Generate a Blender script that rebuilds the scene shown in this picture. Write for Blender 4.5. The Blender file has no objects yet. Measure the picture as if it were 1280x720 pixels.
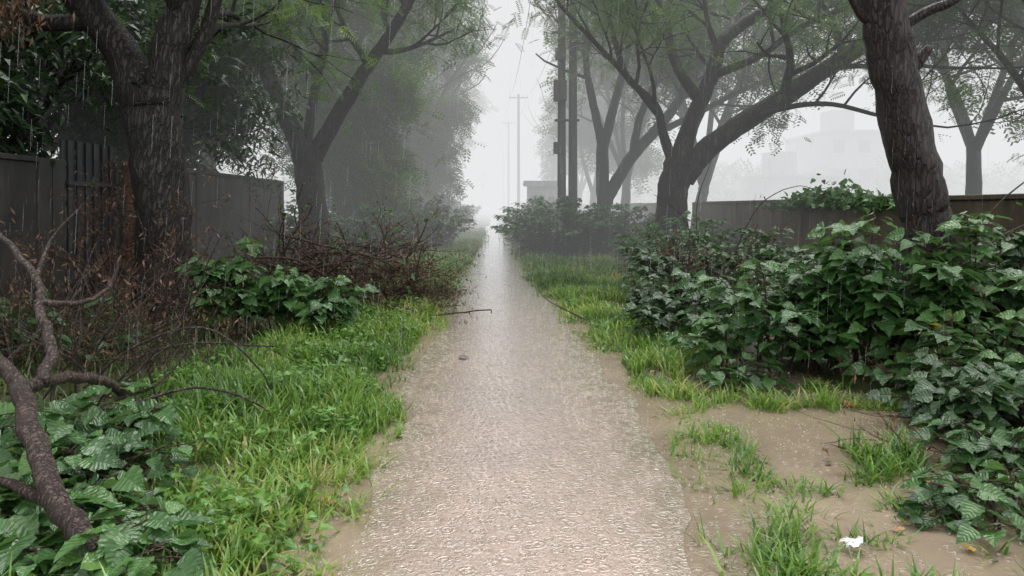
import bpy, math, random
import numpy as np
from mathutils import Vector
R=np.random.default_rng(7); random.seed(7)
scene=bpy.context.scene
# ------------------------------------------------------------------ helpers
def link(o,parent=None):
    scene.collection.objects.link(o)
    if parent: o.parent=parent
    return o
def empty(name):
    o=bpy.data.objects.new(name,None); o.empty_display_size=.2
    return link(o)
class Buf:
    def __init__(s): s.V=[];s.F=[];s.A=[];s.n=0
    def add(s,V,F,A=None):
        V=np.asarray(V,dtype=np.float32)
        if A is None: A=np.zeros((len(V),3),np.float32)
        for f in F:
            if len(f): s.F.append(np.asarray(f,dtype=np.int32)+s.n)
        s.V.append(V); s.A.append(np.asarray(A,np.float32)); s.n+=len(V)
def build(name,buf,mat,parent=None,smooth=True):
    V=np.concatenate(buf.V); A=np.concatenate(buf.A)
    me=bpy.data.meshes.new(name)
    me.vertices.add(len(V)); me.vertices.foreach_set('co',V.ravel())
    loops=np.concatenate([f.ravel() for f in buf.F])
    tot=np.concatenate([np.full(len(f),f.shape[1],np.int32) for f in buf.F])
    st=np.zeros(len(tot),np.int32); st[1:]=np.cumsum(tot)[:-1]
    me.loops.add(len(loops)); me.loops.foreach_set('vertex_index',loops)
    me.polygons.add(len(tot)); me.polygons.foreach_set('loop_start',st)
    me.polygons.foreach_set('loop_total',tot)
    me.polygons.foreach_set('use_smooth',np.full(len(tot),smooth,bool))
    at=me.attributes.new('luv','FLOAT_VECTOR','POINT'); at.data.foreach_set('vector',A.ravel())
    me.update(calc_edges=True)
    for m in (mat if isinstance(mat,(list,tuple)) else [mat]): me.materials.append(m)
    return link(bpy.data.objects.new(name,me),parent)
def hash2(ix,iy,seed):
    n=(ix.astype(np.int64)*374761393+iy.astype(np.int64)*668265263+seed*974634777)&0x7fffffff
    n=((n^(n>>13))*1274126177)&0x7fffffff
    return ((n^(n>>16))&0xffff)/65535.0
def vnoise(x,y,seed=0):
    x=np.asarray(x,float);y=np.asarray(y,float)
    ix=np.floor(x);iy=np.floor(y);fx=x-ix;fy=y-iy
    fx=fx*fx*(3-2*fx);fy=fy*fy*(3-2*fy)
    a=hash2(ix,iy,seed);b=hash2(ix+1,iy,seed);c=hash2(ix,iy+1,seed);d=hash2(ix+1,iy+1,seed)
    return (a*(1-fx)+b*fx)*(1-fy)+(c*(1-fx)+d*fx)*fy
def fbm(x,y,seed=0,o=3):
    s=0;a=.5;t=0
    for i in range(o): s=s+a*vnoise(x*2**i,y*2**i,seed+i*17);t+=a;a*=.5
    return s/t
def sst(a,b,x): t=np.clip((x-a)/(b-a),0,1);return t*t*(3-2*t)
# ------------------------------------------------------------------ materials
def newmat(name):
    m=bpy.data.materials.new(name);m.use_nodes=True;nt=m.node_tree
    for n in list(nt.nodes): nt.nodes.remove(n)
    out=nt.nodes.new('ShaderNodeOutputMaterial')
    return m,nt,out
def N(nt,t,**k):
    n=nt.nodes.new(t)
    for a,b in k.items():
        if a.startswith('i_'): n.inputs[a[2:].replace('_',' ')].default_value=b
        else: setattr(n,a,b)
    return n
def ramp(nt,fac,stops):
    r=nt.nodes.new('ShaderNodeValToRGB');e=r.color_ramp.elements
    while len(e)<len(stops): e.new(.5)
    for i,(p,c) in enumerate(stops):
        e[i].position=p; e[i].color=(c[0],c[1],c[2],1) if not isinstance(c,(int,float)) else (c,c,c,1)
    nt.links.new(fac,r.inputs[0]); return r.outputs[0]
def mapped(nt,scale=(1,1,1)):
    tc=nt.nodes.new('ShaderNodeTexCoord');mp=nt.nodes.new('ShaderNodeMapping')
    mp.inputs['Scale'].default_value=scale
    nt.links.new(tc.outputs['Object'],mp.inputs[0]);return mp.outputs[0]
def noise(nt,vec,scale,detail=4,rough=.55):
    n=N(nt,'ShaderNodeTexNoise');n.inputs['Scale'].default_value=scale;n.inputs['Detail'].default_value=detail
    n.inputs['Roughness'].default_value=rough
    nt.links.new(vec,n.inputs['Vector']);return n.outputs['Fac']
def mix(nt,fac,a,b,mode='MIX'):
    m=nt.nodes.new('ShaderNodeMix');m.data_type='RGBA';m.blend_type=mode
    for v,s in ((fac,m.inputs[0]),(a,m.inputs[6]),(b,m.inputs[7])):
        if isinstance(v,(int,float)): s.default_value=v
        elif isinstance(v,tuple): s.default_value=(*v,1)
        else: nt.links.new(v,s)
    return m.outputs[2]
def math_(nt,op,a,b=None):
    m=N(nt,'ShaderNodeMath',operation=op)
    for i,v in enumerate((a,b)):
        if v is None: continue
        if isinstance(v,(int,float)): m.inputs[i].default_value=v
        else: nt.links.new(v,m.inputs[i])
    return m.outputs[0]
def bump(nt,h,strength,dist,normal=None):
    b=N(nt,'ShaderNodeBump');b.inputs['Strength'].default_value=strength;b.inputs['Distance'].default_value=dist
    nt.links.new(h,b.inputs['Height'])
    if normal: nt.links.new(normal,b.inputs['Normal'])
    return b.outputs[0]
def principled(nt,out,col,rough,normal=None,spec=.5):
    p=nt.nodes.new('ShaderNodeBsdfPrincipled')
    if isinstance(col,tuple): p.inputs['Base Color'].default_value=(*col,1)
    else: nt.links.new(col,p.inputs['Base Color'])
    if isinstance(rough,(int,float)): p.inputs['Roughness'].default_value=rough
    else: nt.links.new(rough,p.inputs['Roughness'])
    p.inputs['Specular IOR Level'].default_value=spec
    if normal: nt.links.new(normal,p.inputs['Normal'])
    nt.links.new(p.outputs[0],out.inputs[0]);return p
def leafmat(name,stops,rough=.4,transl=.3,vein=False,spec=.5):
    m,nt,out=newmat(name)
    at=N(nt,'ShaderNodeAttribute',attribute_name='luv')
    sp=nt.nodes.new('ShaderNodeSeparateXYZ');nt.links.new(at.outputs['Vector'],sp.inputs[0])
    col=ramp(nt,sp.outputs[2],stops);nrm=None
    if vein:
        ab=math_(nt,'ABSOLUTE',sp.outputs[0])
        mid=math_(nt,'LESS_THAN',ab,.05)
        t=math_(nt,'SUBTRACT',sp.outputs[1],math_(nt,'MULTIPLY',ab,.22))
        s=math_(nt,'SINE',math_(nt,'MULTIPLY',t,44.))
        sv=math_(nt,'GREATER_THAN',s,.93)
        v=math_(nt,'MAXIMUM',mid,math_(nt,'MULTIPLY',sv,.6))
        lc=mix(nt,.5,col,(.12,.2,.06))
        col=mix(nt,math_(nt,'MULTIPLY',v,.6),col,lc)
        nrm=bump(nt,s,.3,.004)
    p=principled(nt,out,col,rough,nrm,spec)
    if transl>0:
        tr=nt.nodes.new('ShaderNodeBsdfTranslucent')
        hs=N(nt,'ShaderNodeHueSaturation');hs.inputs['Value'].default_value=1.5;hs.inputs['Hue'].default_value=.48
        nt.links.new(col,hs.inputs['Color']);nt.links.new(hs.outputs[0],tr.inputs[0])
        mx=nt.nodes.new('ShaderNodeMixShader');mx.inputs[0].default_value=transl
        nt.links.new(p.outputs[0],mx.inputs[1]);nt.links.new(tr.outputs[0],mx.inputs[2])
        nt.links.new(mx.outputs[0],out.inputs[0])
    return m
M={}
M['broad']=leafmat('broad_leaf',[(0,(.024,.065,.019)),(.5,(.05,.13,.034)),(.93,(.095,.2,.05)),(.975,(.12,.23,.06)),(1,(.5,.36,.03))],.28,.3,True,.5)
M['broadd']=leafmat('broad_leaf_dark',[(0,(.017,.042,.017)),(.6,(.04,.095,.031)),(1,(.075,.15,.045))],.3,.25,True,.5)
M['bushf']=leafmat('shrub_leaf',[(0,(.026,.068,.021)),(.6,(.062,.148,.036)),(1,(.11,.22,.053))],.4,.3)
M['canopy']=leafmat('canopy_leaf',[(0,(.04,.085,.028)),(.6,(.09,.165,.048)),(1,(.165,.27,.07))],.5,.5)
M['leafy']=leafmat('understorey_leaf',[(0,(.05,.11,.03)),(.6,(.12,.215,.055)),(1,(.2,.33,.08))],.5,.5)
M['canopyd']=leafmat('canopy_leaf_dark',[(0,(.017,.038,.017)),(.7,(.042,.088,.032)),(1,(.08,.15,.05))],.36,.3)
M['grass']=leafmat('grass_blade',[(0,(.045,.105,.018)),(.35,(.10,.215,.035)),(.6,(.15,.28,.045)),(.88,(.225,.36,.068)),(1,(.40,.39,.15))],.36,.4)
M['grassd']=leafmat('rough_grass',[(0,(.035,.06,.018)),(.6,(.09,.15,.035)),(.9,(.15,.19,.06)),(1,(.22,.17,.09))],.5,.3)
M['weed']=leafmat('weed_leaf',[(0,(.05,.13,.022)),(1,(.14,.29,.05))],.36,.35)
M['dry']=leafmat('dry_leaf',[(0,(.06,.033,.02)),(.6,(.14,.075,.042)),(1,(.25,.155,.085))],.6,.2)
M['litter']=leafmat('fallen_leaf_litter',[(0,(.03,.018,.01)),(.7,(.09,.05,.025)),(.93,(.2,.12,.05)),(1,(.5,.2,.03))],.4,0)
def barkmat(name,c0,c1,c2,sc=1):
    m,nt,out=newmat(name);v=mapped(nt,(1,1,.22));v2=mapped(nt)
    vo=N(nt,'ShaderNodeTexVoronoi',feature='DISTANCE_TO_EDGE');vo.inputs['Scale'].default_value=22*sc
    nz=noise(nt,v,14*sc,6,.65);
    w=N(nt,'ShaderNodeVectorMath',operation='MULTIPLY_ADD');w.inputs[1].default_value=(.12,.12,.12)
    nt.links.new(nz,w.inputs[0]);nt.links.new(v,w.inputs[2]);nt.links.new(w.outputs[0],vo.inputs['Vector'])
    cr=ramp(nt,vo.outputs['Distance'],[(0,0.),(.18,1.)])
    big=noise(nt,v2,1.7,4)
    a=ramp(nt,nz,[(.3,c0),(.7,c1)])
    b=mix(nt,ramp(nt,big,[(.5,0.),(.7,.7)]),a,c2)
    c=mix(nt,cr,mix(nt,.65,b,(.006,.005,.005)),b)
    h=math_(nt,'ADD',math_(nt,'MULTIPLY',cr,.6),nz)
    principled(nt,out,c,.5,bump(nt,h,.9,.03),.4);return m
M['bark']=barkmat('wet_bark',(.009,.007,.006),(.032,.022,.018),(.03,.032,.021))
M['barkr']=barkmat('wet_bark_brown',(.012,.008,.007),(.046,.027,.021),(.033,.025,.022))
M['twig']=barkmat('fallen_branch_bark',(.055,.038,.032),(.14,.092,.077),(.09,.07,.055),2)
M['twigr']=barkmat('dry_twig_bark',(.06,.034,.024),(.155,.085,.06),(.10,.068,.048),2)
def wallmat(name,lo,hi,stain):
    m,nt,out=newmat(name);v=mapped(nt,(1.3,1.3,.22));v2=mapped(nt)
    st=noise(nt,v,2.0,6,.65);n2=noise(nt,v2,1.1,6,.6);n3=noise(nt,v2,30,4)
    c=ramp(nt,n2,[(.3,lo),(.7,hi)])
    c=mix(nt,ramp(nt,st,[(.42,0.),(.68,.85)]),c,stain)
    c=mix(nt,math_(nt,'MULTIPLY',n3,.35),c,(.02,.02,.015))
    sp=nt.nodes.new('ShaderNodeSeparateXYZ');tc=nt.nodes.new('ShaderNodeTexCoord');nt.links.new(tc.outputs['Object'],sp.inputs[0])
    zz=math_(nt,'ADD',sp.outputs[2],math_(nt,'MULTIPLY',n2,.8))
    c=mix(nt,ramp(nt,zz,[(.45,.8),(.95,0.)]),c,(.03,.045,.02))
    principled(nt,out,c,.55,bump(nt,n3,.4,.01));return m
M['wallL']=wallmat('wet_concrete_dark',(.038,.035,.031),(.095,.088,.078),(.017,.016,.016))
M['wallR']=wallmat('stained_concrete',(.08,.058,.038),(.19,.138,.085),(.028,.021,.016))
m,nt,out=newmat('corrugated_sheet');v=mapped(nt,(3,3,.4));n=noise(nt,v,2,5)
principled(nt,out,ramp(nt,n,[(.4,(.02,.022,.026)),(.7,(.05,.045,.045))]),.4);M['sheet']=m
m,nt,out=newmat('rusty_post');v=mapped(nt,(2,2,1));n=noise(nt,v,5,5)
principled(nt,out,ramp(nt,n,[(.35,(.06,.03,.02)),(.7,(.16,.09,.06))]),.6);M['rust']=m
m,nt,out=newmat('pole_concrete');v=mapped(nt,(3,3,.3));n=noise(nt,v,3,5)
principled(nt,out,ramp(nt,n,[(.35,(.03,.028,.026)),(.7,(.08,.075,.07))]),.6);M['pole']=m
m,nt,out=newmat('pale_plaster');v=mapped(nt,(1,1,.4));n=noise(nt,v,1.5,5)
principled(nt,out,ramp(nt,n,[(.35,(.25,.26,.26)),(.7,(.42,.43,.42))]),.6);M['plaster']=m
m,nt,out=newmat('dark_opening');principled(nt,out,(.02,.022,.025),.2);M['dark']=m
m,nt,out=newmat('roof_sheet');v=mapped(nt);n=noise(nt,v,3,4)
principled(nt,out,ramp(nt,n,[(.35,(.2,.22,.24)),(.7,(.35,.37,.39))]),.4);M['roof']=m
m,nt,out=newmat('black_cable');principled(nt,out,(.02,.02,.02),.5);M['cable']=m
m,nt,out=newmat('litter_paper');v=mapped(nt);n=noise(nt,v,40,3)
principled(nt,out,ramp(nt,n,[(.3,(.5,.5,.5)),(.7,(.8,.8,.8))]),.4);M['paper']=m
m,nt,out=newmat('splash_water');v=mapped(nt);n=noise(nt,v,40,3)
principled(nt,out,ramp(nt,n,[(.3,(.5,.45,.4)),(.7,(.75,.7,.66))]),.15);M['splash']=m
def ripple(nt,v,specs=((10,0),(18,3.7)),k=24.):
    w=None
    wv=N(nt,'ShaderNodeTexNoise');wv.inputs['Scale'].default_value=6;nt.links.new(v,wv.inputs['Vector'])
    wm=N(nt,'ShaderNodeVectorMath',operation='MULTIPLY_ADD');wm.inputs[1].default_value=(.06,.06,.06);nt.links.new(wv.outputs['Color'],wm.inputs[0]);nt.links.new(v,wm.inputs[2])
    for sc,off in specs:
        vo=N(nt,'ShaderNodeTexVoronoi',feature='F1');vo.inputs['Scale'].default_value=sc
        ad=N(nt,'ShaderNodeVectorMath',operation='ADD');ad.inputs[1].default_value=(off,off*2,0)
        nt.links.new(wm.outputs[0],ad.inputs[0]);nt.links.new(ad.outputs[0],vo.inputs['Vector'])
        s=math_(nt,'SINE',math_(nt,'MULTIPLY',vo.outputs['Distance'],k))
        f=math_(nt,'MULTIPLY',s,math_(nt,'MAXIMUM',math_(nt,'SUBTRACT',.6,vo.outputs['Distance']),0.))
        w=f if w is None else math_(nt,'ADD',w,f)
    return w
WC0=(.18,.138,.098);WC1=(.30,.235,.17)
# path
m,nt,out=newmat('flooded_path');v=mapped(nt);vs=mapped(nt,(1,.45,1))
at=N(nt,'ShaderNodeAttribute',attribute_name='luv');sp=nt.nodes.new('ShaderNodeSeparateXYZ');nt.links.new(at.outputs['Vector'],sp.inputs[0])
big=noise(nt,v,.9,5);med=noise(nt,vs,7,5);mid=noise(nt,v,32,3,.6);fine=noise(nt,v,85,3,.7);fine2=noise(nt,v,150,2)
c=ramp(nt,big,[(.3,(.33,.25,.205)),(.7,(.46,.335,.265))])
c=mix(nt,ramp(nt,med,[(.35,.45),(.65,0.)]),c,(.25,.182,.14))
c=mix(nt,ramp(nt,mid,[(.36,.35),(.55,0.)]),c,(.19,.142,.112))
c=mix(nt,ramp(nt,fine,[(.36,.4),(.56,0.)]),c,(.13,.10,.08))
c=mix(nt,ramp(nt,fine2,[(.55,0.),(.7,.45)]),c,(.75,.68,.62))
ed=math_(nt,'ADD',sp.outputs[0],math_(nt,'MULTIPLY',math_(nt,'SUBTRACT',noise(nt,v,3,5),.5),1.3))
wc=ramp(nt,noise(nt,v,.8,4),[(.3,WC0),(.7,WC1)])
c=mix(nt,ramp(nt,ed,[(.6,0.),(1.,.95)]),c,wc)
rip=ripple(nt,v)
h=math_(nt,'ADD',math_(nt,'MULTIPLY',rip,.7),math_(nt,'ADD',math_(nt,'MULTIPLY',fine,.35),math_(nt,'MULTIPLY',mid,.8)))
p=principled(nt,out,c,.2,bump(nt,h,.65,.012),.6);p.inputs['Coat Weight'].default_value=1;p.inputs['Coat Roughness'].default_value=.04;p.inputs['Coat IOR'].default_value=1.45
nt.links.new(bump(nt,math_(nt,'ADD',math_(nt,'MULTIPLY',rip,.9),math_(nt,'ADD',math_(nt,'MULTIPLY',noise(nt,v,40,3),.6),math_(nt,'MULTIPLY',noise(nt,vs,14,3),1.))),.55,.014),p.inputs['Coat Normal']);M['path']=m
# puddle
m,nt,out=newmat('muddy_water');v=mapped(nt)
big=noise(nt,v,.8,4);fine=noise(nt,v,60,3,.7)
c=ramp(nt,big,[(.3,WC0),(.7,WC1)])
h=math_(nt,'ADD',math_(nt,'MULTIPLY',ripple(nt,v,((8,0),(13,3.7)),28.),.9),math_(nt,'MULTIPLY',noise(nt,v,14,3),1.2))
p=principled(nt,out,c,.03,bump(nt,h,.28,.008),1.);M['water']=m
# ground
m,nt,out=newmat('wet_soil');v=mapped(nt)
big=noise(nt,v,.7,5);med=noise(nt,v,9,6,.65);fine=noise(nt,v,60,4)
c=ramp(nt,med,[(.3,(.022,.015,.01)),(.7,(.085,.058,.038))])
g=ramp(nt,fine,[(.3,(.02,.04,.01)),(.7,(.06,.10,.02))])
c=mix(nt,ramp(nt,big,[(.42,0.),(.6,.8)]),c,g)
principled(nt,out,c,ramp(nt,big,[(.3,.25),(.7,.7)]),bump(nt,math_(nt,'ADD',med,fine),.6,.02),.4);M['ground']=m
# ------------------------------------------------------------------ path edges / terrain
PY=np.array([-8,1,3.2,4.3,6.1,7.7,10.4,16,20.5,28.4,35,46,67,123,260.])
PL=np.array([-.6,-.6,-.66,-.80,-.88,-.95,-1.03,-1.0,-1.0,-1.1,-1.2,-1.5,-2.0,-3.5,-7])
PR=np.array([.8,.8,.83,.9,.92,.875,.73,.43,.22,-.12,-.38,-.8,-1.3,-2.4,-5.5])
def pl(y): y=np.asarray(y,float);return np.interp(y,PY,PL)+.12*(vnoise(y*1.3,0*y,5)-.5)*2+.06*(vnoise(y*5,0*y,15)-.5)
def pr(y): y=np.asarray(y,float);return np.interp(y,PY,PR)+.14*(vnoise(y*1.3,0*y+9,6)-.5)*2+.06*(vnoise(y*5,0*y,16)-.5)
def poolf(x,y): return 1-sst(.55,1.15,np.sqrt(((x-2.25)/1.6)**2+((y-4.6)/2.6)**2)+(fbm(x*2,y*2,9)-.5)*.5)
def H(x,y):
    x=np.asarray(x,float);y=np.asarray(y,float)
    d=np.maximum(pl(y)-x,x-pr(y))
    h=-.05+.08*sst(-.02,.55,d)+(fbm(x*1.6,y*1.6,3)-.5)*.13*sst(-.05,.3,d)
    h=h+.03*sst(.1,.3,pl(y)-x)
    pool=poolf(x,y)
    h=h-.08*pool
    h=h+.16*sst(2.6,6,np.abs(x))*(1-pool)
    return h
xs=np.unique(np.concatenate([np.arange(-8,8,.09),-8-np.geomspace(.3,400,26),8+np.geomspace(.3,400,26)]))
ys=np.unique(np.concatenate([np.arange(1,14,.09),np.arange(14,50,.3),50+np.geomspace(.6,600,24),1-np.geomspace(.3,60,10)]))
X,Y=np.meshgrid(xs,ys);Z=H(X,Y)
b=Buf();nx=len(xs);ny=len(ys)
i=(np.arange(ny-1)[:,None]*nx+np.arange(nx-1)[None]).ravel()
b.add(np.stack([X.ravel(),Y.ravel(),Z.ravel()],1),[np.stack([i,i+1,i+nx+1,i+nx],1)])
build('ground',b,M['ground'])
b=Buf();b.add([(-4.5,-3,0),(6,-3,0),(6,60,0),(-4.5,60,0)],[np.array([[0,1,2,3]])]);build('puddle_water',b,M['water'])
yy=np.concatenate([np.arange(-6,20,.06),np.arange(20,60,.4),np.geomspace(60,250,30)]);K=20
L=pl(yy);Rr=pr(yy);t=np.linspace(0,1,K+1)
V=np.zeros((len(yy),K+1,3));V[...,0]=L[:,None]*(1-t)+Rr[:,None]*t;V[...,1]=yy[:,None]
V[...,2]=.004+.006*np.sin(t*math.pi)[None]
A=np.zeros_like(V);A[...,0]=np.abs(t*2-1)[None]
i=(np.arange(len(yy)-1)[:,None]*(K+1)+np.arange(K)[None]).ravel()
b=Buf();b.add(V.reshape(-1,3),[np.stack([i,i+1,i+K+2,i+K+1],1)],A.reshape(-1,3));build('footpath',b,M['path'])
# ------------------------------------------------------------------ tubes and instancing
def catmull(P,n):
    P=np.asarray(P,float);P2=np.vstack([2*P[0]-P[1],P,2*P[-1]-P[-2]])
    out=[]
    for k in range(len(P)-1):
        a,b_,c,d=P2[k:k+4]
        for t in np.linspace(0,1,n,endpoint=False):
            out.append(.5*((2*b_)+(c-a)*t+(2*a-5*b_+4*c-d)*t*t+(3*b_-a-3*c+d)*t**3))
    out.append(P[-1]);return np.array(out)
def tube(buf,P,r,sides=6,lump=0.,seed=0):
    P=np.asarray(P,float);k=len(P)
    T=np.gradient(P,axis=0);T/=np.linalg.norm(T,axis=1)[:,None]+1e-9
    ref=np.array([1,0,0.]) if abs(T[0][0])<.8 else np.array([0,1.,0])
    U=np.zeros_like(P);u=ref-T[0]*ref.dot(T[0]);u/=np.linalg.norm(u)
    for j in range(k):
        u=u-T[j]*u.dot(T[j]);u/=np.linalg.norm(u)+1e-9;U[j]=u
    W=np.cross(T,U);a=np.arange(sides)/sides*2*math.pi
    rr=np.asarray(r,float)[:,None]*np.ones((1,sides))
    if lump>0:
        jj=np.arange(k)[:,None]
        rr=rr*(1+lump*(np.sin(a*3+seed+jj*.35)*.5+np.sin(a*5+seed*2-jj*.6)*.35+np.sin(a*2+jj*.9+seed)*.3+(R.random((k,sides))-.5)*.35))
    V=P[:,None]+U[:,None]*(np.cos(a)[None,:,None]*rr[...,None])+W[:,None]*(np.sin(a)[None,:,None]*rr[...,None])
    i=np.arange(k-1)[:,None]*sides+np.arange(sides)[None];i2=np.arange(k-1)[:,None]*sides+(np.arange(sides)[None]+1)%sides
    F=np.stack([i,i2,i2+sides,i+sides],-1).reshape(-1,4)
    V=V.reshape(-1,3);V=np.vstack([V,P[-1]+T[-1]*rr[-1,0]*.7])
    e=(k-1)*sides;c=np.arange(sides)
    F3=np.stack([e+c,e+(c+1)%sides,np.full(sides,len(V)-1)],1)
    buf.add(V,[F,F3])
def norm(v): return v/(np.linalg.norm(v,axis=-1,keepdims=True)+1e-9)
def inst(buf,tmpl,loc,d,n,size,rnd,maxn=None):
    TV,TF,TA=tmpl;loc=np.asarray(loc);d=norm(d);x=norm(np.cross(d,n));z=np.cross(x,d)
    size=np.asarray(size)[:,None,None]
    V=loc[:,None]+size*(TV[None,:,0:1]*x[:,None]+TV[None,:,1:2]*d[:,None]+TV[None,:,2:3]*z[:,None])
    k=len(TV);m_=len(loc)
    A=np.zeros((m_,k,3));A[...,0]=TA[None,:,0];A[...,1]=TA[None,:,1];A[...,2]=np.asarray(rnd)[:,None]
    off=(np.arange(m_)*k)[:,None,None]
    buf.add(V.reshape(-1,3),[(f[None]+off).reshape(-1,f.shape[1]) for f in TF],A.reshape(-1,3))
def broad_template(nst=11,zig=.035,droop=.3):
    v=np.linspace(0,1,nst);w=.47*np.sin(np.pi*np.clip(v,0,1)**.6)**.8*(1-.25*v)
    w[1:-1]+=zig*np.where(np.arange(nst-2)%2==0,1,-1)*.6
    V=[(0,0,0)];A=[(0,0)]
    for k in range(1,nst-1):
        z=-droop*v[k]**2;e=.06
        wav=.025*math.sin(k*2.1)
        V+=[(-w[k],v[k]-.05*(1-v[k]),z+e+wav),(0,v[k],z),(w[k],v[k]-.05*(1-v[k]),z+e-wav)]
        A+=[(-1,v[k]),(0,v[k]),(1,v[k])]
    V.append((0,1.04,-droop));A.append((0,1))
    q=[];tr=[[0,2,1],[0,3,2]]
    for k in range(nst-3):
        a=1+3*k
        q+=[[a,a+1,a+4,a+3],[a+1,a+2,a+5,a+4]]
    a=1+3*(nst-3);e=len(V)-1
    tr+=[[a,a+1,e],[a+1,a+2,e]]
    return np.array(V,float),[np.array(q),np.array(tr)],np.array(A,float)
BROAD=broad_template();BROAD2=broad_template(6,0,.3)
def sprig_template(pairs,lw,ll,droop=.25):
    V=[];F=[]
    for k in range(pairs):
        v=(k+.6)/pairs
        for s in(-1,1):
            L_=ll*(1-.5*abs(v-.45));c=np.array([0,v,-droop*v*v])
            dx=np.array([s*L_,L_*.35,-.12*L_]);py=np.array([0,lw,0])
            a=len(V);V+=[c,c+dx*.45-py*.5,c+dx,c+dx*.55+py*.5];F.append([a,a+1,a+2,a+3] if s>0 else [a,a+3,a+2,a+1])
    V=np.array(V);return V,[np.array(F)],np.stack([V[:,0],V[:,1]],1)
SPRIG=sprig_template(8,.085,.32);SPRIGF=sprig_template(4,.19,.40)
LANCE=(np.array([(0,0,0),(-.13,.4,.03),(0,.45,0),(.13,.4,.03),(0,1,-.22)],float),[np.array([[0,2,1],[0,3,2],[1,2,4],[2,3,4]])],np.array([(0,0),(-1,.4),(0,.4),(1,.4),(0,1)],float))
# ------------------------------------------------------------------ trees
def lane(P):
    # the open lane between the two tree rows: little foliage hangs over it down the road, with a ragged natural edge
    x=P[...,0];y=P[...,1];z=P[...,2]
    wl=.2+1.2*fbm(z*.42,y*.16,301,3);wr=.2+1.2*fbm(z*.42+40,y*.16,302,3)
    jit=R.normal(size=np.shape(x))*.25 if np.ndim(x) else 0
    return (y>20)&(x>-np.interp(y,[20,24,35,70],[.3,1.4,2.4,4.8])*wl+jit)&(x<np.interp(y,[20,24,32,36,70],[1.3,2.2,2.3,2.2,4.2])*wr+jit)
def rdir(): 
    v=R.normal(size=3);return v/np.linalg.norm(v)
def grow(buf,anch,p,d,length,r,lvl,up=.15,nch=(4,4)):
    k=5;P=[p];dd=d.copy()
    for j in range(k):
        dd=dd+rdir()*.24+np.array([0,0,up*(1 if lvl<2 else -.6)]);dd/=np.linalg.norm(dd)
        P.append(P[-1]+dd*length/k)
    P=np.array(P)
    if lvl>0 and lane(P[-1]): return
    rad=np.linspace(r,max(r*.35,.006 if r>.008 else .002),len(P))
    tube(buf,P,rad,7 if lvl==0 else (5 if lvl==1 else 3))
    if lvl>=2:
        anch.append(P[2:]);return
    if lvl==1: anch.append(P[3:])
    for c in range(nch[lvl]):
        t=.3+.7*(c+R.random()*.8)/nch[lvl];q=min(int(t*k),k-1);f=t*k-q
        f=min(f,1);pp=P[q]*(1-f)+P[q+1]*f;tt=norm(P[q+1]-P[q])
        s=rdir();s=norm(s-tt*s.dot(tt))
        grow(buf,anch,pp,norm(tt*.75+s*.85),length*(.6+.2*R.random()),r*(1-.6*t)*.7,lvl+1,up,nch)
def tree(name,limbs,tmpl,mat,bark,nsp=10,size=.32,spread=.35,blen=2.4,nsub=5,nch=(4,4),start=.4,up=.12,foliage=True,zmin=0,extra=None):
    E=empty(name);buf=Buf();an=[]
    for li,(pts,r0,r1) in enumerate(limbs):
        P=catmull(pts,6);u=np.linspace(0,1,len(P));rad=r0+(r1-r0)*u**.8
        if li==0: rad=rad*(1+.35*np.exp(-u*len(P)/3.0))
        P=P+ (R.random(P.shape)-.5)*r0*.12
        tube(buf,P,rad,18 if r0>.12 else 8,.09 if r0>.12 else .04,li*1.7+len(name))
        if li==0 and len(limbs)>1: continue
        for c in range(nsub):
            t=start+(1-start)*(c+R.random()*.7)/nsub;q=min(int(t*(len(P)-1)),len(P)-2)
            if P[q][2]<zmin: continue
            tt=norm(P[q+1]-P[q]);s=rdir();s[2]=abs(s[2])*.5;s=norm(s-tt*s.dot(tt))
            grow(buf,an,P[q],norm(tt*.6+s),blen*(.7+.6*R.random()),rad[q]*.58,0,up,nch)
        if P[-1][2]>zmin: grow(buf,an,P[-1],norm(P[-1]-P[-2]),blen,rad[-1]*.9,0,up,nch)
    if extra: extra(buf)
    build('trunk_and_branches',buf,bark,E)
    if foliage and an:
        P=np.concatenate(an);n_=int(len(P)*nsp)
        idx=R.integers(0,len(P),n_);loc=P[idx]+R.normal(size=(n_,3))*spread*np.array([1,1,.6])
        cl=fbm(loc[:,0]*.9+loc[:,2]*.8,loc[:,1]*.9-loc[:,2]*.6,4,2)
        kp=(cl>.39)&(loc[:,2]>zmin*.9)&~lane(loc);loc=loc[kp];cl=cl[kp];n_=len(loc)
        d=R.normal(size=(n_,3));d[:,2]=-abs(d[:,2])*.35-.1
        nn=np.stack([R.normal(size=n_)*.5,R.normal(size=n_)*.5,np.ones(n_)],1)
        fb=Buf();inst(fb,tmpl,loc,d,nn,size*(.7+.6*R.random(n_)),np.clip((cl-.35)*1.3+.35*R.random(n_),0,1))
        build('crown',fb,mat,E,False)
    return E
tree('rain_tree',[
 ([(-4.45,9.5,-.1),(-4.46,9.5,.96),(-4.53,9.5,1.99),(-4.6,9.5,2.75),(-4.64,9.5,3.1)],.33,.33),
 ([(-4.7,9.5,2.75),(-5.02,9.45,3.6),(-5.46,9.3,4.3),(-6.0,9.0,5.3),(-6.4,8.5,6.5)],.25,.16),
 ([(-4.52,9.5,2.8),(-4.40,9.5,3.64),(-4.22,9.6,4.3),(-4.0,9.8,5.4),(-3.6,10.2,7)],.25,.14),
 ([(-4.42,9.5,3.0),(-4.05,9.7,3.8),(-3.85,9.8,4.5),(-3.3,10.2,5.6)],.12,.07)],
 SPRIG,M['canopy'],M['bark'],nsp=5,start=.4,size=.26)
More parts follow.
